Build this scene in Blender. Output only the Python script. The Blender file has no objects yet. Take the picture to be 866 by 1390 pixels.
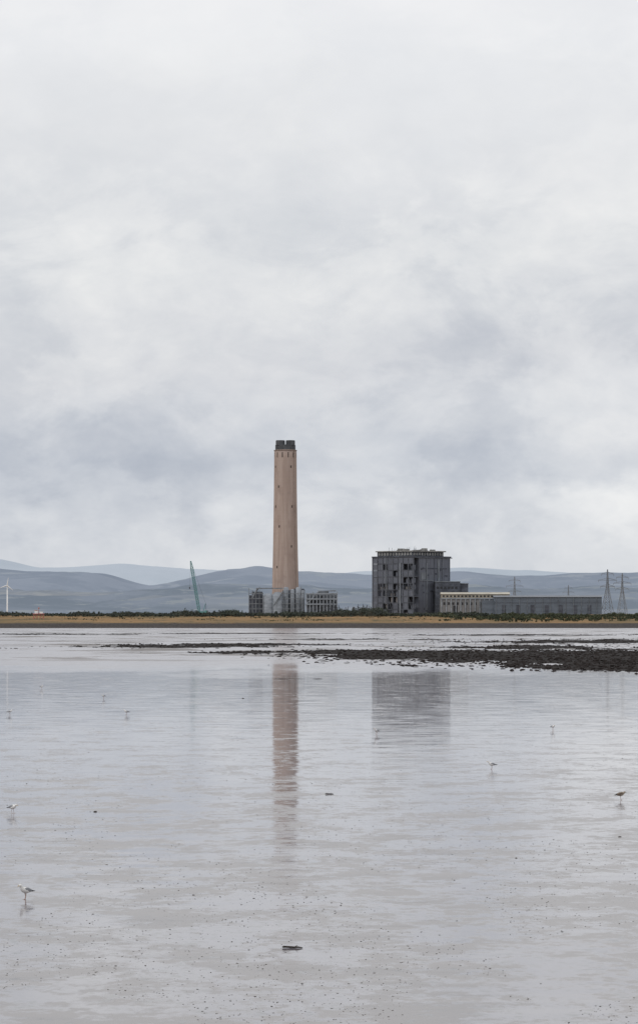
import bpy, math, random
import numpy as np
from mathutils import Vector, Matrix
random.seed(7); rng=np.random.default_rng(7)
scene=bpy.context.scene
F=4400.0; HY=843.0; CX=433.0; EYE=6.5
def wx(px,D): return (px-CX)/F*D
def wz(py,D): return EYE+(HY-py)/F*D
def dist(py): return EYE*F/(py-HY)

# ------------------------------------------------------------ noise
def _h(ix,iy,seed):
    n=(ix.astype(np.int64)*374761393+iy.astype(np.int64)*668265263+seed*1442695041)&0x7fffffff
    n=((n^(n>>13))*1274126177)&0x7fffffff
    n=n^(n>>16)
    return (n&0xffff)/65535.0
def vnoise(x,y,seed=0):
    ix=np.floor(x);iy=np.floor(y);fx=x-ix;fy=y-iy
    fx=fx*fx*(3-2*fx);fy=fy*fy*(3-2*fy)
    a=_h(ix,iy,seed);b=_h(ix+1,iy,seed);c=_h(ix,iy+1,seed);d=_h(ix+1,iy+1,seed)
    return (a*(1-fx)+b*fx)*(1-fy)+(c*(1-fx)+d*fx)*fy
def fbm(x,y,seed=0,oct=5,g=0.5):
    s=0;a=1;t=0
    for i in range(oct):
        s=s+a*vnoise(x*2**i+17.3*i,y*2**i+5.1*i,seed+i);t+=a;a*=g
    return s/t

# ------------------------------------------------------------ materials
def lin(c):
    return tuple(((v/255)/12.92 if v/255<=0.04045 else ((v/255+0.055)/1.055)**2.4) for v in c)
class NT:
    def __init__(s,nt): s.nt=nt; s.n=nt.nodes; s.l=nt.links
    def put(s,sock,v):
        if isinstance(v,bpy.types.NodeSocket): s.l.new(v,sock)
        elif v is not None: sock.default_value=v
    def m(s,op,a,b=None,c=None,clamp=False):
        n=s.n.new('ShaderNodeMath'); n.operation=op; n.use_clamp=clamp
        s.put(n.inputs[0],a); s.put(n.inputs[1],b); s.put(n.inputs[2],c); return n.outputs[0]
    def vm(s,op,a,b=None):
        n=s.n.new('ShaderNodeVectorMath'); n.operation=op
        s.put(n.inputs[0],a); s.put(n.inputs[1],b); return n.outputs[0]
    def noise(s,vec,scale=1,detail=4,rough=0.5,dist=0,w=None):
        n=s.n.new('ShaderNodeTexNoise')
        if w is not None:
            vec=s.vm('ADD',vec,(w*7.13,w*3.77,w*5.31))
        s.put(n.inputs['Vector'],vec); n.inputs['Scale'].default_value=scale
        n.inputs['Detail'].default_value=detail; n.inputs['Roughness'].default_value=rough
        n.inputs['Distortion'].default_value=dist
        return n.outputs[0]
    def mapr(s,v,a,b,c=0.0,d=1.0,smooth=True):
        n=s.n.new('ShaderNodeMapRange'); n.interpolation_type='SMOOTHSTEP' if smooth else 'LINEAR'
        s.put(n.inputs[0],v)
        for i,k in enumerate((a,b,c,d)): s.put(n.inputs[i+1],k)
        return n.outputs[0]
    def mix(s,f,a,b,mode='MIX'):
        n=s.n.new('ShaderNodeMix'); n.data_type='RGBA'; n.blend_type=mode
        s.put(n.inputs[0],f)
        for i,k in ((6,a),(7,b)):
            if isinstance(k,tuple) and len(k)==3: k=(*k,1)
            s.put(n.inputs[i],k)
        return n.outputs[2]
    def ramp(s,f,pts):
        n=s.n.new('ShaderNodeValToRGB'); cr=n.color_ramp
        cr.elements[0].position=pts[0][0]; cr.elements[0].color=(*pts[0][1],1)
        cr.elements[1].position=pts[-1][0]; cr.elements[1].color=(*pts[-1][1],1)
        for p,c in pts[1:-1]:
            e=cr.elements.new(p); e.color=(*c,1)
        s.put(n.inputs[0],f); return n.outputs[0]
    def comb(s,x,y,z):
        n=s.n.new('ShaderNodeCombineXYZ')
        for i,k in enumerate((x,y,z)): s.put(n.inputs[i],k)
        return n.outputs[0]
    def sep(s,v):
        n=s.n.new('ShaderNodeSeparateXYZ'); s.put(n.inputs[0],v); return n.outputs
def newmat(name):
    m=bpy.data.materials.new(name); m.use_nodes=True
    t=NT(m.node_tree); b=m.node_tree.nodes['Principled BSDF']
    return m,t,b
def mat(name,col,var=0.35,scale=(0.2,0.2,0.2),rough=0.85,col2=None,detail=5,spec=0.2):
    m,t,b=newmat(name)
    co=t.n.new('ShaderNodeTexCoord').outputs['Object']
    v=t.vm('MULTIPLY',co,tuple(scale))
    n=t.noise(v,1,detail,0.6)
    if col2 is None: col2=tuple(c*(1-var) for c in col)
    f=t.mapr(n,0.32,0.68)
    t.put(b.inputs['Base Color'],t.mix(f,col2,col))
    b.inputs['Roughness'].default_value=rough
    b.inputs['Specular IOR Level'].default_value=spec
    return m

# ------------------------------------------------------------ mesh helper
class Part:
    def __init__(s): s.v=[];s.f=[];s.mi=[];s.cur=0
    def add(s,vs,fs):
        o=len(s.v); s.v+= [tuple(v) for v in vs]; s.f+=[tuple(i+o for i in f) for f in fs]; s.mi+=[s.cur]*len(fs)
    def box(s,x0,x1,y0,y1,z0,z1):
        s.add([(x0,y0,z0),(x1,y0,z0),(x1,y1,z0),(x0,y1,z0),(x0,y0,z1),(x1,y0,z1),(x1,y1,z1),(x0,y1,z1)],
              [(0,3,2,1),(4,5,6,7),(0,1,5,4),(1,2,6,5),(2,3,7,6),(3,0,4,7)])
    def beam(s,a,b,w,w2=None,n=4):
        w2=w if w2 is None else w2
        a=Vector(a);b=Vector(b);d=(b-a).normalized()
        u=d.orthogonal().normalized(); v=d.cross(u)
        vs=[];
        for p,r in ((a,w/2),(b,w2/2)):
            for i in range(n):
                t=2*math.pi*(i+.5)/n; vs.append(p+u*math.cos(t)*r*1.2+v*math.sin(t)*r*1.2)
        fs=[(i,(i+1)%n,n+(i+1)%n,n+i) for i in range(n)]+[tuple(range(n))[::-1],tuple(range(n,2*n))]
        s.add(vs,fs)
    def lathe(s,cx,cy,prof,n=48,cap=True):
        vs=[];fs=[]
        for r,z in prof:
            for i in range(n):
                t=2*math.pi*i/n; vs.append((cx+r*math.cos(t),cy+r*math.sin(t),z))
        for k in range(len(prof)-1):
            for i in range(n):
                j=(i+1)%n; fs.append((k*n+i,k*n+j,(k+1)*n+j,(k+1)*n+i))
        if cap: fs.append(tuple(range((len(prof)-1)*n,len(prof)*n)))
        s.add(vs,fs)
    def build(s,name,mats,parent=None,smooth=False,loc=None):
        me=bpy.data.meshes.new(name); me.from_pydata(s.v,[],s.f)
        if not isinstance(mats,(list,tuple)): mats=[mats]
        for m in mats: me.materials.append(m)
        me.polygons.foreach_set('material_index',s.mi)
        if smooth: me.polygons.foreach_set('use_smooth',[True]*len(s.f))
        me.update()
        o=bpy.data.objects.new(name,me); scene.collection.objects.link(o)
        if parent: o.parent=parent
        if loc: o.location=loc
        return o
def root(name,loc,rot=0):
    e=bpy.data.objects.new(name,None); e.location=loc; e.rotation_euler=(0,0,rot); e.empty_display_size=1
    scene.collection.objects.link(e); return e
def npmesh(name,V,Fq,m,smooth=True):
    me=bpy.data.meshes.new(name)
    me.vertices.add(len(V)); me.vertices.foreach_set('co',V.astype(np.float32).ravel())
    k=Fq.shape[1]
    me.loops.add(Fq.size); me.loops.foreach_set('vertex_index',Fq.astype(np.int32).ravel())
    me.polygons.add(len(Fq)); me.polygons.foreach_set('loop_start',np.arange(0,Fq.size,k,dtype=np.int32))
    me.polygons.foreach_set('loop_total',np.full(len(Fq),k,dtype=np.int32))
    me.polygons.foreach_set('use_smooth',np.full(len(Fq),smooth))
    me.update(calc_edges=True); me.validate()
    me.materials.append(m)
    o=bpy.data.objects.new(name,me); scene.collection.objects.link(o); return o
def gridfaces(nr,nc):
    i=np.arange(nr-1)[:,None]*nc+np.arange(nc-1)[None,:]
    return np.stack([i,i+1,i+nc+1,i+nc],-1).reshape(-1,4)

# ------------------------------------------------------------ world: overcast sky
w=bpy.data.worlds.new("World"); scene.world=w; w.use_nodes=True
t=NT(w.node_tree); t.n.clear()
sunel,sunaz=math.radians(42),math.radians(215)
sky=t.n.new('ShaderNodeTexSky'); sky.sky_type='NISHITA'; sky.sun_disc=False
sky.sun_elevation=sunel; sky.sun_rotation=sunaz
d=t.n.new('ShaderNodeTexCoord').outputs['Generated']
x,y,z=t.sep(d)
q=t.vm('MULTIPLY',d,(1,1,1.7))
warp=t.noise(q,11,4,0.55,w=3.1); warp2=t.noise(q,11,4,0.55,w=8.7)
wf=t.noise(q,45,4,0.6,w=1.1)
xp=t.m('ADD',x,t.m('MULTIPLY',t.m('SUBTRACT',warp,0.5),0.10))
zp=t.m('ADD',z,t.m('ADD',t.m('MULTIPLY',t.m('SUBTRACT',warp2,0.5),0.05),t.m('MULTIPLY',t.m('SUBTRACT',wf,0.5),0.03)))
zr=t.mapr(zp,0,0.4,0,1,False)
L=lin
base=t.ramp(zr,[(0.0,L((208,212,218))),(0.05,L((216,219,224))),(0.12,L((208,212,219))),(0.2,L((213,215,220))),
   (0.28,L((221,223,226))),(0.36,L((230,231,233))),(0.44,L((237,238,240))),(0.52,L((241,241,243))),(1.0,L((246,246,248)))])
def blob(a,b,sx,sz,amp):
    ex=t.m('POWER',t.m('DIVIDE',t.m('SUBTRACT',xp,a),sx),2); ez=t.m('POWER',t.m('DIVIDE',t.m('SUBTRACT',zp,b),sz),2)
    return t.m('MULTIPLY',t.m('EXPONENT',t.m('MULTIPLY',t.m('ADD',ex,ez),-1)),amp)
tot=None
for a in [(-0.085,0.046,0.07,0.015,-0.15),(-0.01,0.050,0.035,0.009,-0.08),(0.055,0.048,0.028,0.009,-0.11),(0.095,0.037,0.03,0.007,0.20),
          (0.055,0.080,0.028,0.009,-0.08),(0.0,0.086,0.035,0.009,-0.06),(0.095,0.122,0.03,0.010,0.09),(0.085,0.066,0.025,0.009,0.08),
          (-0.03,0.034,0.05,0.006,0.0)]:
    bl=blob(*a); tot=bl if tot is None else t.m('ADD',tot,bl)
n1=t.noise(q,20,7,0.58,0.4,w=5.3); n2=t.noise(q,62,5,0.6,0.3,w=2.2)
cl=t.m('ADD',t.m('MULTIPLY',t.m('SUBTRACT',n1,0.5),0.38),t.m('MULTIPLY',t.m('SUBTRACT',n2,0.5),0.27))
cl=t.m('ADD',cl,t.m('MULTIPLY',t.m('SUBTRACT',t.mapr(n1,.46,.56),0.5),0.06))
fade=t.mapr(z,0.10,0.16,1.0,0.25)
haze=t.mapr(z,0.0,0.035,0.3,1.0)
amt=t.m('MULTIPLY',t.m('MULTIPLY',t.m('ADD',cl,tot),fade),haze)
gain=t.m('ADD',amt,0.99)
gv=t.comb(t.m('POWER',gain,1.12),gain,t.m('POWER',gain,0.78))
cloud=t.vm('MULTIPLY',base,gv)
skc=t.vm('MULTIPLY',sky.outputs[0],(0.1,0.1,0.1))
col=t.mix(0.97,skc,cloud)
bg=t.n.new('ShaderNodeBackground'); t.put(bg.inputs[0],col); bg.inputs[1].default_value=1.0
out=t.n.new('ShaderNodeOutputWorld'); t.l.new(bg.outputs[0],out.inputs[0])
w.cycles.sampling_method='MANUAL'; w.cycles.sample_map_resolution=256

sl=bpy.data.lights.new('sun','SUN'); sl.energy=0.8; sl.angle=math.radians(18); sl.color=(1,0.96,0.9)
so=bpy.data.objects.new('sun',sl); scene.collection.objects.link(so)
# sun behind-left of camera
sd=Vector((-0.75*math.cos(sunel),-0.65*math.cos(sunel),math.sin(sunel)))
so.rotation_euler=sd.to_track_quat('Z','Y').to_euler(); sky.sun_rotation=math.atan2(sd.x,sd.y)

# ------------------------------------------------------------ tidal mudflat
m,t,b=newmat('wet_mud')
pos=t.n.new('ShaderNodeNewGeometry').outputs['Position']
px,py,pz=t.sep(pos)
nbig=t.noise(t.vm('MULTIPLY',pos,(0.05,0.018,0)),1,4,0.6)
nmid=t.noise(t.vm('MULTIPLY',pos,(0.36,0.26,0)),1,8,0.72)
nfin=t.noise(t.vm('MULTIPLY',pos,(3.0,2.2,0)),1,4,0.6,w=2.0)
nfar=t.noise(t.vm('MULTIPLY',pos,(0.035,0.022,0)),1,6,0.68,w=6.0)
# film of standing water vs raised damp mud
near=t.mapr(py,60,230,0.075,0.0)
damp=t.mapr(t.m('ADD',t.m('ADD',t.m('MULTIPLY',nmid,0.65),t.m('MULTIPLY',nfin,0.35)),near),0.53,0.61)
chop=t.mapr(t.m('ADD',py,t.m('MULTIPLY',t.m('SUBTRACT',nbig,0.5),220)),370,520)
# exposed mud streaks among the far shallow water
bars=t.m('MULTIPLY',t.mapr(nfar,0.50,0.60),t.mapr(py,450,620))
# ripple slopes
rx=t.noise(t.vm('MULTIPLY',pos,(1.6,0.9,0)),1,5,0.6,w=0.3)
ry=t.noise(t.vm('MULTIPLY',pos,(0.30,0.85,0)),1,8,0.75,w=4.3)
amp=t.m('ADD',t.m('ADD',0.046,t.m('MULTIPLY',chop,0.09)),t.m('MULTIPLY',damp,0.12))
sx=t.m('MULTIPLY',t.m('SUBTRACT',rx,0.5),amp)
sy=t.m('ADD',t.m('MULTIPLY',t.m('SUBTRACT',ry,0.5),amp),t.m('SUBTRACT',0.0048,t.m('MULTIPLY',chop,t.m('ADD',0.012,t.m('MULTIPLY',nfar,0.024)))))
nrm=t.vm('NORMALIZE',t.comb(sx,sy,1.0))
t.put(b.inputs['Normal'],nrm)
col=t.mix(damp,(0.195,0.18,0.205),(0.165,0.145,0.138))
col=t.mix(t.mapr(nfin,0.32,0.44),(0.085,0.075,0.072),col)
col=t.mix(bars,col,(0.10,0.088,0.08))
t.put(b.inputs['Base Color'],col)
t.put(b.inputs['Roughness'],t.m('ADD',0.068,t.m('ADD',t.m('MULTIPLY',damp,0.15),t.m('ADD',t.m('MULTIPLY',chop,0.1),t.m('MULTIPLY',bars,0.28)))))
t.put(b.inputs['Specular IOR Level'],t.m('SUBTRACT',0.52,t.m('ADD',t.m('MULTIPLY',damp,0.08),t.m('MULTIPLY',bars,0.2))))
b.inputs['IOR'].default_value=1.5
P=Part(); P.add([(-40000,-300,0),(40000,-300,0),(40000,60000,0),(-40000,60000,0)],[(0,1,2,3)])
P.build('tidal_mudflat',m)

# ------------------------------------------------------------ seaweed-covered rock bed
weed=mat('wet_seaweed',(0.022,0.018,0.016),0.6,(1.5,0.6,2),0.8,spec=0.06)
us=np.arange(-260,1130,1.3); vs=np.arange(854.5,930,0.33)
U,Vv=np.meshgrid(us,vs)
D=EYE*F/(Vv-HY); X=(U-CX)/F*D
mask=np.zeros_like(U)
for (a,c,su,sv,k) in [(800,893,215,10,1.25),(620,888.5,195,5.6,1.2),(500,886.5,140,3.4,1.1),(900,905,185,5.0,1.25),(820,871,180,3.4,.88),
      (230,878,130,1.6,1.0),(330,875,130,1.3,.9),(320,886,70,1.0,.85),(380,921.5,75,.8,.58),(430,900,30,.6,.5),(720,879,140,2.8,.9),(1050,890,150,9,1.),
      (60,861,140,.8,.78),(300,860,220,.6,.75),(700,862,180,.9,.8),(1000,861,180,.9,.7),(-150,880,120,2,.8),(480,868,160,.8,.68)]:
    mask=np.maximum(mask,k*np.exp(-(((U-a)/su)**2+((Vv-c)/sv)**2)))
n=fbm(X/7,D/26,3,5,.55); n2=fbm(X/1.4,D/5,9,3,.6)
Hh=0.50*(mask*1.05+(n-0.5)*1.6-0.50)+ (n2-.5)*0.26
Hh=np.where(Vv>915,np.minimum(Hh*.4,.07),Hh)
Hh=np.where(mask<0.06,-0.3,Hh)
Hh=np.clip(Hh,-0.25,0.45)
Fq=gridfaces(*U.shape); hf=Hh.ravel(); keep=(hf[Fq]>-0.02).any(1); Fq=Fq[keep]
V=np.stack([X,D,Hh],-1).reshape(-1,3); used=np.unique(Fq); remap=np.full(len(V),-1); remap[used]=np.arange(len(used))
npmesh('seaweed_bed',V[used],remap[Fq],weed,False)
# stones
import bmesh
bm=bmesh.new(); bmesh.ops.create_icosphere(bm,subdivisions=1,radius=1)
iv=np.array([v.co[:] for v in bm.verts]); ifc=np.array([[v.index for v in f.verts] for f in bm.faces]); bm.free()
def stones(name,pts,sizes,m,flat=0.55):
    N=len(pts); R=rng.uniform(.7,1.3,(N,len(iv),1))
    V=iv[None]*R*np.stack([sizes*rng.uniform(.8,1.6,N),sizes*rng.uniform(.8,1.4,N),sizes*flat*rng.uniform(.6,1.3,N)],-1)[:,None,:]
    V=V+pts[:,None,:]
    Fc=ifc[None]+(np.arange(N)*len(iv))[:,None,None]
    return npmesh(name,V.reshape(-1,3),Fc.reshape(-1,3),m,False)
rockm=mat('weedy_rock',(0.032,0.026,0.024),0.6,(3,3,3),0.8,spec=0.08)
cand=np.where((hf>0.0)&(Vv.ravel()<915))[0]
sel=rng.choice(cand,min(8500,len(cand)),replace=False)
pts=np.stack([X.ravel()[sel]+rng.normal(0,.6,len(sel)),D.ravel()[sel]+rng.normal(0,3,len(sel)),np.maximum(hf[sel],0)],-1)
cand2=np.where((mask.ravel()>0.12)&(Vv.ravel()<912))[0]; sel2=rng.choice(cand2,3400)
pts2=np.stack([X.ravel()[sel2]+rng.normal(0,4,3400),D.ravel()[sel2]+rng.normal(0,8,3400),np.zeros(3400)],-1)
pts=np.concatenate([pts,pts2])
stones('weedy_rocks',pts,rng.uniform(.08,.34,len(pts)),rockm)
# mud clods / worm casts across the flat
N=16000
vv=843+ (rng.uniform(0,1,N)**0.9)*(1420-905)+62; D2=EYE*F/(vv-HY); uu=rng.uniform(-150,1020,N)
cx=(uu-CX)/F*D2; cl=fbm(cx/2.5,D2/9,21,4)
k=cl>0.5; cx=cx[k];D2=D2[k]
clod=mat('mud_clod',(0.10,0.088,0.08),0.5,(20,20,20),0.7)
stones('mud_clods',np.stack([cx,D2,np.zeros(len(cx))],-1),(.003+.011*rng.uniform(0,1,len(cx))**2.5)*(1+D2/200),clod,0.45)

# ------------------------------------------------------------ shore land
m,t,b=newmat('shore_ground')
pos=t.n.new('ShaderNodeNewGeometry').outputs['Position']; px,py,pz=t.sep(pos)
n1=t.noise(t.vm('MULTIPLY',pos,(0.012,0.02,0.15)),1,6,0.6); n2=t.noise(t.vm('MULTIPLY',pos,(0.12,0.1,0.3)),1,5,0.65)
nn=t.noise(t.vm('MULTIPLY',pos,(0.6,0.6,0.8)),1,4,0.6)
grass=t.mix(t.mapr(n1,0.40,0.62),(0.265,0.165,0.08),(0.155,0.115,0.06))
grass=t.mix(t.mapr(n2,0.52,0.66),grass,(0.085,0.075,0.045))
stone=t.mix(t.mapr(nn,0.3,0.7),(0.04,0.036,0.035),(0.085,0.076,0.072))
e=t.m('ADD',pz,t.m('MULTIPLY',t.m('SUBTRACT',n2,0.5),2.2))
t.put(b.inputs['Base Color'],t.mix(t.mapr(e,4.1,4.9),stone,grass))
b.inputs['Roughness'].default_value=0.95; b.inputs['Specular IOR Level'].default_value=0.1
xs=np.arange(-3500,3500,9.0)
ds=np.concatenate([np.arange(2950,3060,3.),np.arange(3060,3400,12.),np.linspace(3400,7500,40)])
X2,Dd=np.meshgrid(xs,ds)
edge=2990+ (fbm(X2/160,X2*0,31,4)-.5)*90 
s=Dd-edge
Z=np.interp(s,[-40,-12,0,14,24,60,150,240,500,4600],[-1.5,-.8,0.0,2.8,4.6,5.6,9.0,11.5,14,14])
Z+= (fbm(X2/25,Dd/25,41,4)-.5)*1.6*np.clip(s/40,0.15,1)
Z=np.where(s<-12,-1.0,Z)
npmesh('shore_land',np.stack([X2,Dd,Z],-1).reshape(-1,3),gridfaces(*X2.shape),m)

# ------------------------------------------------------------ hills
def hazed_hillmat(name,c1,c2,c3,sc,fieldcol=None):  # land tones with blue-grey aerial haze painted into the base colour
    m,t,b=newmat(name)
    pos=t.n.new('ShaderNodeNewGeometry').outputs['Position']; px,py,pz=t.sep(pos)
    v=t.vm('MULTIPLY',pos,(sc,sc*0.5,sc*4))
    n=t.noise(v,1,7,0.65,0.5); 
    c=t.mix(t.mapr(n,0.42,0.58),c1,c2)
    n3=t.noise(v,3.3,6,0.65,w=3)
    c=t.mix(t.mapr(n3,0.53,0.62),c,c3)
    if fieldcol:
        vo=t.n.new('ShaderNodeTexVoronoi'); t.put(vo.inputs['Vector'],t.vm('MULTIPLY',pos,(0.0035,0.0015,0.012))); vo.inputs['Scale'].default_value=1
        f=t.sep(vo.outputs['Color'])[0]
        low=t.mapr(pz,40,130,1,0); left=t.mapr(px,-900,-300,1,0.15)
        c=t.mix(t.m('MULTIPLY',t.m('MULTIPLY',t.mapr(f,0.42,0.5),low),left),c,fieldcol)
    t.put(b.inputs['Base Color'],c); b.inputs['Roughness'].default_value=1; b.inputs['Specular IOR Level'].default_value=0
    return m
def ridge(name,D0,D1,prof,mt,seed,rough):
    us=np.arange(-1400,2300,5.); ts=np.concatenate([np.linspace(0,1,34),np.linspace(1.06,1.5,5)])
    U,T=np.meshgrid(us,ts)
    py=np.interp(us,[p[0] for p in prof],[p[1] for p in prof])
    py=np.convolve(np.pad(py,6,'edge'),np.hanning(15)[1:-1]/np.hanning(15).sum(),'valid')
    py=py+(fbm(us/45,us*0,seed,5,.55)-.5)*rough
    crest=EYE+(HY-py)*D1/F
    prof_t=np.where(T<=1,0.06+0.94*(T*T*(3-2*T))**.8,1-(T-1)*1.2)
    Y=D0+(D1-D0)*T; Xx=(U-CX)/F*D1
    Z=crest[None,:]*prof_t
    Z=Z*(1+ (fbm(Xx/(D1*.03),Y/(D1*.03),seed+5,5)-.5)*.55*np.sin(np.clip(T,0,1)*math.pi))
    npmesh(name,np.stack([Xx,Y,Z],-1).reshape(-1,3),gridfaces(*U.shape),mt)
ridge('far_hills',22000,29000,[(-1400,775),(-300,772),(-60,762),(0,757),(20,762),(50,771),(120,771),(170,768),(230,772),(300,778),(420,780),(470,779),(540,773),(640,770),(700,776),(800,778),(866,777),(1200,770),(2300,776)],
   hazed_hillmat('far_hill_hazed',(0.43,0.48,0.54),(0.41,0.465,0.525),(0.425,0.475,0.535),0.0004),51,2)
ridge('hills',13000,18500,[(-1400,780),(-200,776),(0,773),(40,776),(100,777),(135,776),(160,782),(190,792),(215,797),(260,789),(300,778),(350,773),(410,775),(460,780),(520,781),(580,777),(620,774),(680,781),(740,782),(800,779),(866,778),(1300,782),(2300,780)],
   hazed_hillmat('hill_hazed',(0.255,0.292,0.352),(0.22,0.257,0.315),(0.28,0.317,0.365),0.0012),61,5)
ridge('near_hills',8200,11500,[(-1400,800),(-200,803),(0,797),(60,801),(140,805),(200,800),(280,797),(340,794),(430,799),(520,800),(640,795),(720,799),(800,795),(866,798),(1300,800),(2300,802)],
   hazed_hillmat('near_hill_hazed',(0.215,0.248,0.298),(0.175,0.208,0.25),(0.25,0.28,0.308),0.003,(0.34,0.345,0.35)),71,8)

# ------------------------------------------------------------ vegetation
def foliage(name,plants,mt,trunkm,leaf=1.0,dens=60):
    allv=[]
    for (x,y,z,h,wd) in plants:
        k=int(dens*rng.uniform(.7,1.3)); nb=rng.integers(4,8)
        cs=np.stack([rng.normal(0,wd*.4,nb),rng.normal(0,wd*.3,nb),rng.uniform(.2,.8,nb)*h],-1)
        rs=rng.uniform(.25,.5,nb)*min(h,wd*1.3)
        w_=rng.integers(0,nb,k); dd=rng.normal(0,1,(k,3)); dd/=np.linalg.norm(dd,axis=1)[:,None]
        c=cs[w_]+dd*rs[w_][:,None]*rng.uniform(.4,1,(k,1)); c[:,2]=np.clip(c[:,2],.1,h*1.1)
        c+=np.array([x,y,z])
        a=rng.normal(0,1,(k,3)); a/=np.linalg.norm(a,axis=1)[:,None]; b_=np.cross(a,rng.normal(0,1,(k,3))); b_/=np.linalg.norm(b_,axis=1)[:,None]
        sz=leaf*rng.uniform(.35,.8,(k,1))
        allv.append(np.stack([c-a*sz,c+b_*sz*.8,c+a*sz,c-b_*sz*.8],1))
    A=np.concatenate(allv); N=len(A)
    o=npmesh(name,A.reshape(-1,3),np.arange(N*4).reshape(-1,4),mt,False)
    P=Part()
    for (x,y,z,h,wd) in plants:
        if h>4: 
            P.beam((x,y,z-1),(x+.2,y,z+h*.55),.45,.2,5); P.beam((x,y,z+h*.3),(x+wd*.25,y,z+h*.6),.2,.1,4); P.beam((x,y,z+h*.35),(x-wd*.22,y+.3,z+h*.65),.2,.1,4)
    if P.v: P.build('trunks',trunkm,parent=o)
    return o
leaf_d=mat('foliage_dark',(0.08,0.09,0.068),0.5,(.09,.09,.2),0.9,col2=(0.042,0.052,0.048))
leaf_g=mat('foliage_green',(0.088,0.095,0.052),0.5,(.06,.06,.15),0.9,col2=(0.042,0.053,0.036))
bark=mat('bark',(0.10,0.08,0.06),.4,(1,1,.3))
pl=[]
for i in range(1500):
    u=rng.uniform(-350,660); D_=rng.uniform(3200,3350); x=wx(u,D_)
    cl=float(fbm(np.array([u/28.]),np.array([3.]),81,4)[0])
    if u<330: h=2.2+9*max(0,cl-.35)
    elif u<460: h=1.5+4*cl
    elif u<520: h=3.5+9*cl
    else: h=1.5+3.5*cl
    pl.append((x,D_,10.4+ (D_-3170)*.012,h*rng.uniform(.5,1.15),rng.uniform(5,11)))
foliage('distant_trees',pl,leaf_d,bark,1.15,75)
pl=[]
for i in range(1500):
    u=rng.uniform(590,1300); D_=rng.uniform(3060,3260); x=wx(u,D_)
    if u<650 and rng.random()<.7: continue
    if D_<3110 and rng.random()<.75: continue
    cl=float(fbm(np.array([u/30.]),np.array([D_/60]),91,3)[0])
    h=1.6+6*max(0,cl-.25); zz=np.interp(D_-2990,[24,60,150,240],[4.2,5.4,9,11.5])
    pl.append((x,D_,zz-.3,h*rng.uniform(.6,1.1),rng.uniform(5,11)))
foliage('shoreline_shrubs',pl,leaf_g,bark,1.1,75)
pl=[]
for i in range(300):
    u=rng.uniform(-350,1200); D_=rng.uniform(3080,3200); x=wx(u,D_)
    zz=np.interp(D_-2990,[24,60,150,240],[4.2,5.4,9,11.5]); 
    if float(fbm(np.array([u/25.]),np.array([D_/40]),95,3)[0])<.52: continue
    pl.append((x,D_,zz-.2,rng.uniform(.5,1.2),rng.uniform(4,10)))
foliage('scrub_bushes',pl,leaf_g,bark,.7,50)

# ------------------------------------------------------------ chimney
m,t,b=newmat('chimney_concrete')
co=t.n.new('ShaderNodeTexCoord').outputs['Object']; x_,y_,z_=t.sep(co)
n1=t.noise(t.vm('MULTIPLY',co,(.35,.35,.018)),1,6,.6); n2=t.noise(t.vm('MULTIPLY',co,(.08,.08,.05)),1,4,.6)
c=t.mix(t.mapr(n1,.35,.65),(0.365,0.282,0.245),(0.445,0.358,0.315))
c=t.mix(t.mapr(n2,.5,.7),c,(0.345,0.268,0.235))
lift=t.m('FRACT',t.m('DIVIDE',z_,6.0)); c=t.mix(t.m('MULTIPLY',t.m('LESS_THAN',lift,0.1),0.10),c,(0.3,0.22,0.18))
c=t.mix(t.mapr(t.m('ADD',z_,t.m('MULTIPLY',n1,16)),178,192),c,(0.32,0.255,0.225))
t.put(b.inputs['Base Color'],c); b.inputs['Roughness'].default_value=.9; b.inputs['Specular IOR Level'].default_value=.15
concm=m
darkm=mat('dark_steel',(0.105,0.11,0.12),.4,(.3,.3,.1))
black=mat('recess_black',(0.05,0.052,0.058),.3,(.3,.3,.3))
portm=mat('port_shadow',(0.11,0.09,0.08),.3,(.3,.3,.3))
Dc=3520; sc=Dc/F; zb=12.0
ch=root('chimney',(wx(387.5,Dc),Dc,zb))
zt=wz(611,Dc)-zb
P=Part(); prof=[]
for k in range(25):
    f=k/24; prof.append((18.9*sc*(1-f)+15.1*sc*f - .5*math.sin(f*math.pi),f*zt))
prof.append((14.0*sc,zt+.2))
P.lathe(0,0,prof,64); P.build('windshield_shell',concm,ch,True)
P=Part(); P.lathe(0,0,[(13.7*sc,zt),(13.7*sc,zt+5.5),(12.9*sc,zt+5.6)],48)
for a in (38,142,218,322):
    a=math.radians(a); P.lathe(8.6*sc*math.cos(a),8.6*sc*math.sin(a),[(6.2*sc,zt+5),(6.2*sc,wz(598.5,Dc)-zb),(5.6*sc,wz(598,Dc)-zb)],28)
P.build('flue_tops',darkm,ch)
P=Part()
def rad(z): f=z/zt; return 18.9*sc*(1-f)+15.1*sc*f-.5*math.sin(f*math.pi)
def port(ang,py,w_,h_):
    z=wz(py,Dc)-zb; r=rad(z); a=math.radians(ang); cx=r*math.cos(a); cy=r*math.sin(a)
    tx,ty=-math.sin(a),math.cos(a); nx,ny=math.cos(a),math.sin(a); vs=[]
    for zz in (z-h_/2,z+h_/2):
        for (p,q_) in ((-1,-1),(1,-1),(1,.06),(-1,.06)):
            vs.append((cx+tx*p*w_/2+nx*q_*1.2,cy+ty*p*w_/2+ny*q_*1.2,zz))
    P.add(vs,[(0,3,2,1),(4,5,6,7),(0,1,5,4),(1,2,6,5),(2,3,7,6),(3,0,4,7)])
for k in range(12): port(k*30+15,618,1.2,5.5)
for py_,aa in ((634,(300,210)),(661,(235,)),(688,(305,215)),(715,(240,)),(742,(300,)),(770,(230,))):
    for a in aa: port(a,py_,1.5,2.6); port(a-180,py_,1.5,2.6)
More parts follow.
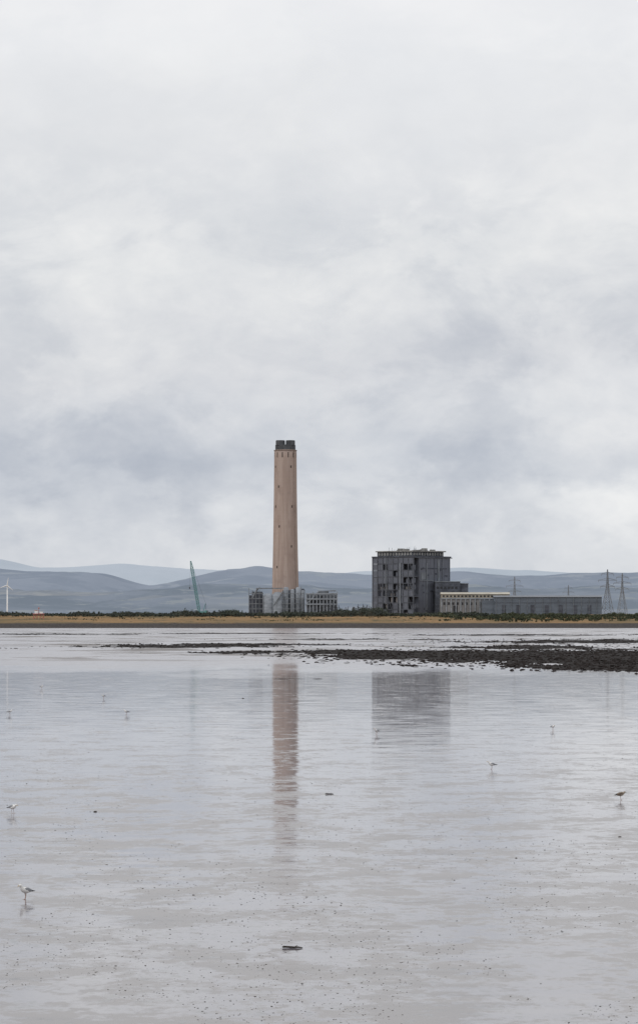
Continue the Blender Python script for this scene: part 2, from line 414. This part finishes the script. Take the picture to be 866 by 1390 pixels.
P.build('vent_openings',portm,ch)
P=Part()
for py_ in (611.5,): 
    z=wz(py_,Dc)-zb; r=rad(min(z,zt)); P.lathe(0,0,[(r+.05,z-.5),(r+.5,z-.4),(r+.5,z+.3),(r+.05,z+.4)],48,False)
P.build('gallery_rings',mat('ring_concrete',(0.3,0.23,0.19),.3),ch)
P=Part(); z0=0
P.beam((rad(0)*math.cos(math.radians(-40))+.3,rad(0)*math.sin(math.radians(-40))-.3,0),(rad(zt)*math.cos(math.radians(-40))+.3,rad(zt)*math.sin(math.radians(-40))-.3,zt),.4)
P.build('access_ladder',mat('ladder_steel',(0.30,0.235,0.2),.3),ch)

# ------------------------------------------------------------ gas treatment plant at chimney foot
s=3480/F; Dq=3480
silver=mat('clad_pale',(0.33,0.36,0.40),.35,(.12,.12,.35)); midg=mat('clad_mid',(0.21,0.23,0.26),.4,(.15,.15,.3))
drk=mat('clad_dark',(0.105,0.115,0.14),.45,(.15,.15,.3)); frame=mat('frame_steel',(0.25,0.27,0.295),.4,(.2,.2,.2))
tan=mat('clad_tan',(0.42,0.38,0.31),.3,(.1,.1,.4))
def bx(P,a,b_,t_,bt,y0,y1,cx0): # px left,right, top,bottom, depth
    P.box((a-cx0)*s,(b_-cx0)*s,y0,y1,wz(bt,Dq)-12,wz(t_,Dq)-12)
g=root('absorber_plant',(wx(375,Dq),Dq,12))
P=Part(); bx(P,338,357,808,845,0,22,375); bx(P,342,356,803,808,4,18,375); bx(P,384,398,801,845,6,24,375); bx(P,399,413,799,845,8,26,375)
P.build('blocks',drk,g)
P=Part()
for (c0,r,tp) in ((364,7,806),(377,7.5,804)):
    z=wz(tp,Dq)-12; P.lathe((c0-375)*s,-4,[(r*s,0),(r*s,z-2.5),(r*s*.5,z),(r*s*.2,z+.3)],32)
for (c0,r,tp) in ((388.5,3.5,797),(397,3.2,800),(405,3.4,797),(411,2.2,801)):
    z=wz(tp,Dq)-12; P.lathe((c0-375)*s,0,[(r*s,0),(r*s,z-1),(r*s*.6,z)],20)
P.build('silos',silver,g,True)
P=Part()
for k in range(17):
    px_=338+k*4.7; top=800 if k%3 else 796
    if 357<px_<383: continue
    P.box((px_-375)*s,(px_-375)*s+.6,-9,-8.4,0,wz(top+random.uniform(0,8),Dq)-12)
for py_ in (806,813,820,827):
    P.box((339-375)*s,(357-375)*s,-9.6,-9.1,wz(py_,Dq)-12,wz(py_,Dq)-11.3); P.box((383-375)*s,(413-375)*s,-9.6,-9.1,wz(py_,Dq)-12,wz(py_,Dq)-11.3)
P.box((348-375)*s,(384-375)*s,-6,-4,wz(799.5,Dq)-12,wz(798,Dq)-12)
P.beam(((350-375)*s,-5,wz(799,Dq)-12),((343-375)*s,-5,wz(812,Dq)-12),1.8)
P.beam(((384-375)*s,-9,wz(803,Dq)-12),((372-375)*s,-12,wz(822,Dq)-12),1.2)
P.build('gantries',frame,g)
g=root('limestone_handling_building',(wx(436,Dq),Dq-20,12))
P=Part(); 
for (a,b_,t_,q) in ((416,431,806,0),(431,446,802,3),(446,458,805,1)): bx(P,a,b_,t_,845,q,q+18,436)
P.build('blocks',midg,g)
P=Part()
for k in range(10):
    px_=415.5+k*4.6; P.box((px_-436)*s,(px_-436)*s+.9,-2.2,-1.3,0,wz(803+random.uniform(0,5),Dq)-12)
for py_ in (807,814,821): P.box((415-436)*s,(458-436)*s,-2.6,-2.25,wz(py_,Dq)-12,wz(py_,Dq)-10.8)
P.box((444-436)*s,(456-436)*s,1,12,wz(803,Dq)-12,wz(801.5,Dq)-12)
P.beam(((415-436)*s,-1,wz(822,Dq)-12),((433-436)*s,-1,wz(803,Dq)-12),1.3)
P.build('frame',silver,g)
P=Part()
for k in range(26):
    px_=random.uniform(417,455); py_=random.uniform(808,826); P.box((px_-436)*s,(px_-436+random.uniform(1.5,3.5))*s,-1.2,-.6,wz(py_+3,Dq)-12,wz(py_,Dq)-12)
P.build('openings',black,g)

# ------------------------------------------------------------ boiler house (stripped for demolition)
D_=3500; s=D_/F
m,t,b=newmat('corrugated_cladding')
co=t.n.new('ShaderNodeTexCoord').outputs['Object']; x_,y_,z_=t.sep(co)
nv=t.noise(t.vm('MULTIPLY',co,(.5,.5,.03)),1,4,.6); nb=t.noise(t.vm('MULTIPLY',co,(.05,.05,.08)),1,5,.6)
c=t.mix(t.mapr(nv,.35,.65),(0.11,0.12,0.15),(0.145,0.158,0.19)); c=t.mix(t.mapr(nb,.5,.64),c,(0.098,0.107,0.132))
t.put(b.inputs['Base Color'],c); b.inputs['Roughness'].default_value=.8; clad=m
A=61.0
bh=root('boiler_house',(wx(561,D_),D_,12),math.radians(45))
# local: near corner at origin; right face runs +X, left face runs +Y
H=wz(756,D_)-12; HR=wz(747,D_)-12
P=Part(); P.box(8,A-3,0,A,0,H); P.build('clad_block',clad,bh)
P=Part()   # frame on left (x=0) face
nf=8
for k in range(nf+1):
    yy=k*A/nf; P.box(-.6,.6,yy-.5,yy+.5,0,H)
for k in range(10):
    zz=H*k/9.; P.box(-.45,7.9,0,A,zz-.5,zz+.4) if k in(0,3,6,9) else P.box(-.4,.4,0,A,zz-.35,zz+.35)
for k in range(nf):
    if k%2==0:
        for j in range(3): P.beam((0,k*A/nf,H*j/3),(0,(k+1)*A/nf,H*(j+1)/3),.6)
for k in range(5): # right-face frame ribs
    P.box(8+k*(A-12)/4,8.7+k*(A-12)/4,-.5,-.02,0,H)
P.box(0,A,-.7,-.03,H*.985,H)
P.build('steel_frame',mat('old_frame',(0.135,0.145,0.17),.4,(.1,.1,.1)),bh)
P=Part(); Q=Part(); random.seed(11)
for k in range(nf):
    for j in range(9):
        r=random.random(); y0=k*A/nf+.6; y1=(k+1)*A/nf-.6; z0=H*j/9+.5; z1=H*(j+1)/9-.5
        if r<.50 or j==8 or k==nf-1: P.box(-.2,.1,y0,y1,z0,z1)
        elif r<.70: P.box(2,4,y0,y1-(y1-y0)*.3,z0,z1-1)
        elif r<.83: Q.box(3,5,y0,y1,z0,z0+(z1-z0)*.5)
        elif r<.90: Q.box(1,2.5,y0+1,y0+3.5,z0,z1)
P.build('remaining_panels',clad,bh)
Q.build('exposed_plant',mat('exposed_plant_rust',(0.23,0.22,0.22),.4,(.2,.2,.2)),bh)
P=Part()
for k in range(22):
    xx=random.uniform(10,A-8); zz=random.uniform(5,H-12); P.box(xx,xx+random.uniform(1.2,4),-.25,-.015,zz,zz+random.uniform(1,2.5))
P.box(14,A-8,-.3,-.02,H*.80,H*.82); P.box(30,36,-.3,-.02,3,H*.42)
P.build('louvres_and_holes',drk,bh)
P=Part()
P.box(38,40,-1.2,-.05,0,H*.96); P.box(20,20.8,-.9,-.05,H*.1,H*.9); P.box(9,30,-.9,-.05,H*.60,H*.612); P.box(12,19,-.4,-.05,H*.62,H*.74); P.box(44,50,-.4,-.05,H*.25,H*.5)
P.box(-1.2,-.65,18,20,0,H*.9); P.box(-1.1,-.65,40,41,H*.2,H)
P.build('ducts_and_stairs',mat('duct_grey',(0.23,0.25,0.28),.3,(.2,.2,.1)),bh)
P=Part(); P.box(-.9,A-2,-.9,A+.9,H+.01,H+1.2); P.box(4,A-8,5,A-3,H+1.21,HR-1.2); P.build('roof_storey',drk,bh)
P=Part(); P.box(2.5,A-6,3,A-1.5,HR-1.19,HR)
for k in range(12): P.box(5+k*4.1,7.2+k*4.1,4.3,4.98,H+2,HR-2.2); P.box(3.3,3.98,6+k*4.3,8.4+k*4.3,H+2,HR-2.2)
for k in range(14):
    xx=random.uniform(5,A-14); yy=random.uniform(5,A-10); P.box(xx,xx+random.uniform(2,7),yy,yy+random.uniform(2,6),HR+.01,HR+random.uniform(1,3.2))
P.build('roof_edge_and_vents',mat('roof_pale',(0.33,0.33,0.32),.5,(.2,.2,.2)),bh)
P=Part()
for k in range(16):
    xx=random.uniform(3,A-8); yy=random.uniform(3,A-4); P.beam((xx,yy,HR),(xx,yy,HR+random.uniform(2,5)),.35)
P.build('roof_pipes',frame,bh)

# stepped annexe right of boiler house
g=root('bunker_annexe',(wx(613,D_),D_+12,12))
Z=lambda py_: wz(py_,D_)-12
P=Part(); P.box(-22*s,12*s,0,30,0,Z(790)); P.box(12.01*s,23*s,2,30,0,Z(792.5)); P.build('walls',drk,g)
P=Part(); P.box(-22.5*s,12.2*s,-.6,30.5,Z(790)+.01,Z(788.8)); P.box(12.3*s,23.4*s,1.4,30.5,Z(792.5)+.01,Z(791.3)); P.build('roofs',midg,g)
P=Part(); [P.box((-20+k*5)*s,(-17+k*5)*s,-.3,-.02,Z(799),Z(796)) for k in range(6)]; P.build('windows',black,g)

# turbine hall: pale clerestory roof, cladding, windows
g=root('turbine_hall',(wx(645,D_-40),D_-40,12)); Z=lambda py_: wz(py_,D_-40)-12
P=Part(); P.box(-46*s,26*s,0,40,0,Z(811.5)); P.build('walls',mat('hall_wall',(0.25,0.25,0.255),.3,(.1,.1,.05)),g)
P=Part(); P.box(-45*s,46*s,3,38,Z(811.5)+.02,Z(806.5)); P.build('clerestory',tan,g)
P=Part(); x0,x1=-46*s,47*s; za,zb_=Z(806.5)+.02,Z(803.8)
P.add([(x0,2,za),(x1,2,za),(x1,39,za),(x0,39,za),(x0,20,zb_),(x1,20,zb_)],[(0,1,5,4),(2,3,4,5),(0,4,3),(1,2,5),(0,3,2,1)]); P.build('roof',mat('roof_cream',(0.50,0.47,0.40),.2,(.1,.1,.1)),g)
P=Part()
for k in range(18): P.box((-44+k*5)*s,(-41.2+k*5)*s,2.7,2.98,Z(810.3),Z(808.2))
for k in range(11): P.box((-43+k*6)*s,(-40.5+k*6)*s,-.3,-.02,Z(821),Z(817.5))
P.box(-30*s,-24*s,-.3,-.02,0,Z(822)); P.build('windows_and_doors',black,g)
P=Part()
for k in range(12): P.box((-46+k*6.4)*s,(-46+k*6.4)*s+1,-.8,-.03,0,Z(812)); 
P.box(-46.2*s,26.2*s,-.9,-.03,Z(813.2),Z(811.7)); P.build('pilasters',silver,g)

g=root('long_warehouse',(wx(742,D_-60),D_-60,12)); Z=lambda py_: wz(py_,D_-60)-12
wm=mat('warehouse_cladding',(0.15,0.175,0.21),.25,(.06,.06,.3))
P=Part(); P.box(-70*s,73*s,0,45,0,Z(810.5)); P.box(-86*s,-70.02*s,3,40,0,Z(815)); P.build('walls',wm,g)
P=Part(); x0,x1=-70.6*s,73.6*s; za,zb_=Z(810.5)+.02,Z(808)
P.add([(x0,-1,za),(x1,-1,za),(x1,46,za),(x0,46,za),(x0,22,zb_),(x1,22,zb_)],[(0,1,5,4),(2,3,4,5),(0,4,3),(1,2,5),(0,3,2,1)]); P.build('roof',mat('warehouse_roof',(0.22,0.235,0.26),.2,(.1,.1,.1)),g)
P=Part()
for k in range(7): P.box((-60+k*19)*s,(-55+k*19)*s,-.3,-.02,0,Z(821))
P.box(-70*s,73*s,-.25,-.02,Z(818.5),Z(818)); P.build('doors',drk,g)
P=Part(); 
for k in range(14): P.box((-68+k*10.3)*s,(-68+k*10.3)*s+.5,-.5,-.03,0,Z(811))
P.build('downpipes',midg,g)

# low sheds and spoil between plant and boiler house
g=root('demolition_rubble',(wx(487,3440),3440,12))
P=Part(); random.seed(5)
for k in range(70):
    c0=random.uniform(-38,26); hh=random.uniform(2,11)*(1-abs((c0+4)/45)); w_=random.uniform(1.5,6)
    a=random.uniform(-.4,.4); y0=random.uniform(-8,10)
    P.beam((c0,y0,-1),(c0+a*hh+random.uniform(-3,3),y0+random.uniform(-2,2),max(1,hh)),w_,w_*.4,5)
P.build('rubble',mat('rubble',(0.13,0.13,0.135),.5,(.3,.3,.3)),g)
P=Part()
for k in range(30):
    c0=random.uniform(-30,22); P.beam((c0,-9,0),(c0+random.uniform(-5,5),-9,random.uniform(5,14)),.5)
P.build('twisted_steel',drk,g)

# ------------------------------------------------------------ crawler crane
teal=mat('crane_teal',(0.14,0.32,0.32),.25,(.3,.3,.3),.5)
Dk=3380; g=root('crawler_crane',(wx(271,Dk),Dk,12)); sk=Dk/F
P=Part()
p0=Vector((0,0,3)); p1=Vector((-12*sk,2,wz(761.5,Dk)-12)); n=22
ax=(p1-p0).normalized(); u=Vector((0,1,0)); v=ax.cross(u).normalized()
def bw(f): return 1.3*min(1,f*8+.3,(1-f)*5+.3)
pts_=[[p0.lerp(p1,k/n)+u*sx_*bw(k/n)+v*sz_*bw(k/n) for sx_,sz_ in((-1,-1),(1,-1),(1,1),(-1,1))] for k in range(n+1)]
for k in range(n):
    for j in range(4):
        P.beam(pts_[k][j],pts_[k+1][j],.48); P.beam(pts_[k][j],pts_[k+1][(j+1)%4],.32); P.beam(pts_[k][j],pts_[k][(j+1)%4],.28)
P.build('lattice_boom',teal,g)
P=Part(); P.box(-2,7,-2.2,2.2,1.6,4.6); P.box(5.5,8,-2.3,2.3,1.8,5.6); P.beam((4,0,4.6),(6.5,0,13),.5); P.box(-3.4,-2.02,-1.8,-.2,1.8,4.4); P.build('superstructure',teal,g)
P=Part(); P.box(-4,5,-3.4,-2.3,0,1.5); P.box(-4,5,2.3,3.4,0,1.5); P.box(-2,3,-2.29,2.29,.5,1.59)
P.beam((6.5,0,13),p1,.12); P.beam((6.5,0,13),(7,0,5),.25)
P.beam(p1,(p1.x-1,p1.y,30),.1); P.box(p1.x-1.6,p1.x-.4,p1.y-.4,p1.y+.4,28,30)
P.build('tracks_and_ropes',darkm,g)

# ------------------------------------------------------------ pylons
pym=mat('galvanised_steel',(0.25,0.265,0.29),.2,(.2,.2,.2),.6)
def pylon(px_,top,base,Dp,wb,th,rot=0.3):
    zb_=min(wz(base,Dp),14); h=wz(top,Dp)-zb_; g=root('electricity_pylon',(wx(px_,Dp),Dp,zb_),rot)
    P=Part(); lv=[0,.14,.27,.38,.48,.57,.65,.73,.81,.89,1.0]
    def hw(f): return wb/2*((1-f/.6)*.8+.2 if f<.6 else .2*(1-(f-.6)/.4*.75))
    c=[[Vector((sx_*hw(f),sy_*hw(f),f*h)) for sx_,sy_ in((-1,-1),(1,-1),(1,1),(-1,1))] for f in lv]
    for k in range(len(lv)-1):
        for j in range(4):
            P.beam(c[k][j],c[k+1][j],th*1.3); P.beam(c[k][j],c[k+1][(j+1)%4],th*.7); P.beam(c[k][(j+1)%4],c[k+1][j],th*.7)
            P.beam(c[k+1][j],c[k+1][(j+1)%4],th*.7)
    P.build('lattice_tower',pym,g)
    P=Part()
    for f,L_ in ((.62,.17),(.76,.22),(.90,.15)):
        for sg in(-1,1):
            e=Vector((sg*L_*h,0,f*h)); k=hw(f)
            for yy in(-k,k):
                P.beam((sg*k,yy,f*h),e,th); P.beam((sg*k,yy,f*h+h*.045),e,th*.8)
            P.beam(e,e-Vector((0,0,h*.05)),th*.9)
    P.build('crossarms',pym,g)
pylon(824,773,832,3500,11,.36); pylon(844,778,832,3900,11,.36,.2); pylon(698,783,832,4300,11,.3,.1); pylon(771,794,832,4700,9,.24,.5)

# ------------------------------------------------------------ wind turbine
white=mat('white_paint',(0.8,0.8,0.8),.05,(.2,.2,.2),.4)
Dw=5200; g=root('wind_turbine',(wx(10.5,Dw),Dw,14)); hz=wz(795,Dw)-14
P=Part(); P.lathe(0,0,[(1.3,0),(.8,hz)],20); P.build('tower',white,g,True)
P=Part(); P.box(-1.2,1.2,-3,5,hz-1.0,hz+1.4); P.lathe(0,-3.4,[(1.2,hz-1),(1.2,hz+1.0),(.4,hz+1.5)],14); P.build('nacelle_and_hub',white,g)
P=Part()
for a in (80,200,320):
    a=math.radians(a); dx,dz=math.cos(a),math.sin(a); R=13
    P.beam((0,-4,hz+.4),(dx*4,-4,hz+.4+dz*4),.8,1.4); P.beam((dx*4,-4,hz+.4+dz*4),(dx*R,-4,hz+.4+dz*R),1.4,.3)
P.build('blades',white,g)

# ------------------------------------------------------------ red and white navigation beacon platform
red=mat('red_paint',(0.50,0.20,0.17),.3,(.5,.5,.5),.6)
Db=3120; g=root('jetty_beacon',(wx(53,Db),Db,8)); 
P=Part()
for xx in(-5,-1.6,1.6,5): P.beam((xx,0,-1),(xx*.9,0,5),.7)
P.beam((-5,0,0),(-1.6,0,5),.4);P.beam((5,0,0),(1.6,0,5),.4); P.box(-5.6,5.6,-1.5,1.5,5,5.8); P.build('red_frame',red,g)
P=Part(); P.box(-3.8,-.6,-1.2,1.2,5.81,8.6); P.box(1,4,-1,1,5.81,7.4); P.build('cabins',white,g)
P=Part(); P.beam((0.2,0,5.8),(0.2,0,11.5),.35); P.lathe(.2,0,[(.7,10.2),(.7,11.2),(.1,11.8)],12); P.box(-4.1,-.3,-1.4,1.4,8.61,9); P.build('mast_and_roof',red,g)

# ------------------------------------------------------------ gulls
gw=mat('gull_white',(0.80,0.79,0.77),.1,(20,20,20),.7); gg=mat('gull_grey',(0.30,0.31,0.33),.2,(30,30,30),.7)
gb=mat('gull_black',(0.04,0.04,0.04),.2); gy=mat('gull_bill_yellow',(0.6,0.38,0.08),.2); gp=mat('gull_leg_pink',(0.36,0.22,0.17),.2)
br1=mat('gull_mottled_brown',(0.40,0.33,0.26),.5,(60,60,60),.8); br2=mat('gull_brown_wing',(0.20,0.155,0.12),.5,(60,60,60),.8)
def tube(P,cs,n=12):
    vs=[];fs=[]
    for i,(x,z,ry,rz) in enumerate(cs):
        a=cs[max(0,i-1)];b_=cs[min(len(cs)-1,i+1)]; tx,tz=b_[0]-a[0],b_[1]-a[1]; l=math.hypot(tx,tz); nx,nz=-tz/l,tx/l
        for k in range(n):
            th=2*math.pi*k/n; vs.append((x+nx*rz*math.sin(th),ry*math.cos(th),z+nz*rz*math.sin(th)))
    for i in range(len(cs)-1):
        for k in range(n):
            j=(k+1)%n; fs.append((i*n+k,i*n+j,(i+1)*n+j,(i+1)*n+k))
    fs+= [tuple(range(n))[::-1],tuple(range((len(cs)-1)*n,len(cs)*n))]
    P.add(vs,fs)
def gull(px_,foot,yaw,brown=False,pose='up',sc_=1.05):
    Dg=dist(foot); g=root('seagull',(wx(px_,Dg),Dg,0),math.radians(yaw)); g.scale=(sc_,)*3
    up = 0 if pose=='up' else -0.05
    P=Part(); tube(P,[(-.235,.165,.012,.004),(-.17,.178,.03,.013),(-.12,.188,.045,.036),(-.06,.196,.062,.060),(0,.206,.070,.070),(.055,.222,.063,.066),(.095,.248+up*.3,.046,.050),
        (.118,.282+up*.7,.032,.035),(.135,.312+up,.031,.032),(.158,.326+up,.029,.029),(.182,.320+up,.018,.019),(.192,.316+up,.010,.011)])
    P.build('body',br1 if brown else gw,g,True)
    P=Part(); tube(P,[(.188,.317+up,.009,.010),(.215,.313+up,.007,.008),(.236,.304+up,.002,.003)],8); P.build('bill',gb if brown else gy,g,True)
    P=Part()
    for sy_ in(-1,1):
        cs=[(.06,.238,.006,.012),(.03,.236,.014,.036),(-.03,.226,.016,.044),(-.10,.206,.014,.034),(-.16,.192,.010,.020)]
        q=Part(); tube(q,cs,10); P.add([(x,y*1+sy_*(.058-abs(x-.0)*.12),z) for x,y,z in q.v],q.f)
    P.build('wings',br2 if brown else gg,g,True)
    P=Part()
    for sy_ in(-1,1):
        q=Part(); tube(q,[(-.15,.192,.008,.018),(-.21,.184,.006,.012),(-.275,.178,.002,.004)],8); P.add([(x,y+sy_*.026,z) for x,y,z in q.v],q.f)
    for sy_ in(-1,1): P.add(*[[(.168,sy_*.0285-.003,.328+up),(.175,sy_*.0285-.003,.328+up),(.175,sy_*.0285+.003,.328+up),(.168,sy_*.0285+.003,.328+up),(.1715,sy_*.030,.334+up)],[(0,1,4),(1,2,4),(2,3,4),(3,0,4),(3,2,1,0)]])
    P.build('wingtips_and_eyes',gb,g,True)
    P=Part()
    for sy_ in(-1,1):
        kx=.0+sy_*.018
        P.beam((.0,sy_*.025,.165),(kx-.012,sy_*.027,.085),.016,.009,6); P.beam((kx-.012,sy_*.027,.085),(kx+.006,sy_*.028,.008),.009,.008,6)
        P.add([(kx,sy_*.028,.012),(kx+.055,sy_*.028-.02,.003),(kx+.062,sy_*.028,.003),(kx+.055,sy_*.028+.02,.003),(kx-.012,sy_*.028,.003)],[(0,1,2),(0,2,3),(0,4,1),(0,3,4)])
    P.build('legs',gp,g)
gull(35,1221,228); gull(18,1104,320,False,'low'); gull(667,1044,200); gull(842,1086,25,True,'low'); gull(172,970,190)
gull(511,997,230); gull(750,991,300,False,'low'); gull(14,970,30); gull(141,948,230,False,'low'); gull(57,935,320)

# ------------------------------------------------------------ driftwood and pebbles
wood=mat('wet_driftwood',(0.045,0.033,0.027),.5,(30,30,30),.6)
def drift(px_,py_,L_,yaw,th=.75):
    Dg=dist(py_); g=root('driftwood',(wx(px_,Dg),Dg,0),math.radians(yaw)); g.scale=(1,1,th)
    P=Part()
    tube(P,[(-L_/2,.028,.012,.012),(-L_*.45,.03,.028,.024),(-L_*.3,.034,.030,.028),(-L_*.1,.028,.034,.027),(L_*.1,.024,.026,.024),(L_*.25,.028,.029,.023),(L_*.42,.018,.02,.015),(L_*.5,.014,.008,.008)],9)
    P.build('trunk',wood,g); P=Part(); P.beam((L_*.1,0,.03),(L_*.24,.03,.075),.018,.008,5); P.beam((-L_*.3,0,.04),(-L_*.42,-.06,.07),.02,.01,5); P.build('twigs',wood,g)
drift(397,1287,.41,-4); drift(447,1078,.32,5,.6)
pts=[]; szs=[]
for (a,c,r) in ((130,1102,.05),(841,1136,.05),(123,1102,.02),(263,1215,.03),(300,1085,.02),(700,1165,.03),(505,1180,.02),(70,1240,.02),(620,1250,.02),(735,1220,.02),(330,948,.08),(600,1120,.02)):
    Dg=dist(c); pts.append((wx(a,Dg),Dg,.0)); szs.append(r)
stones('pebbles',np.array(pts),np.array(szs),wood,.6)

# ------------------------------------------------------------ camera
cam=bpy.data.cameras.new('camera'); co_=bpy.data.objects.new('camera',cam); scene.collection.objects.link(co_)
co_.location=(0,0,EYE); co_.rotation_euler=(math.radians(90),0,0)
cam.sensor_fit='VERTICAL'; cam.sensor_height=36; cam.lens=F/1390*36; cam.shift_y=(HY-695)/1390
cam.clip_start=0.5; cam.clip_end=150000
scene.camera=co_
scene.view_settings.view_transform='Standard'; scene.view_settings.look='None'; scene.view_settings.exposure=0
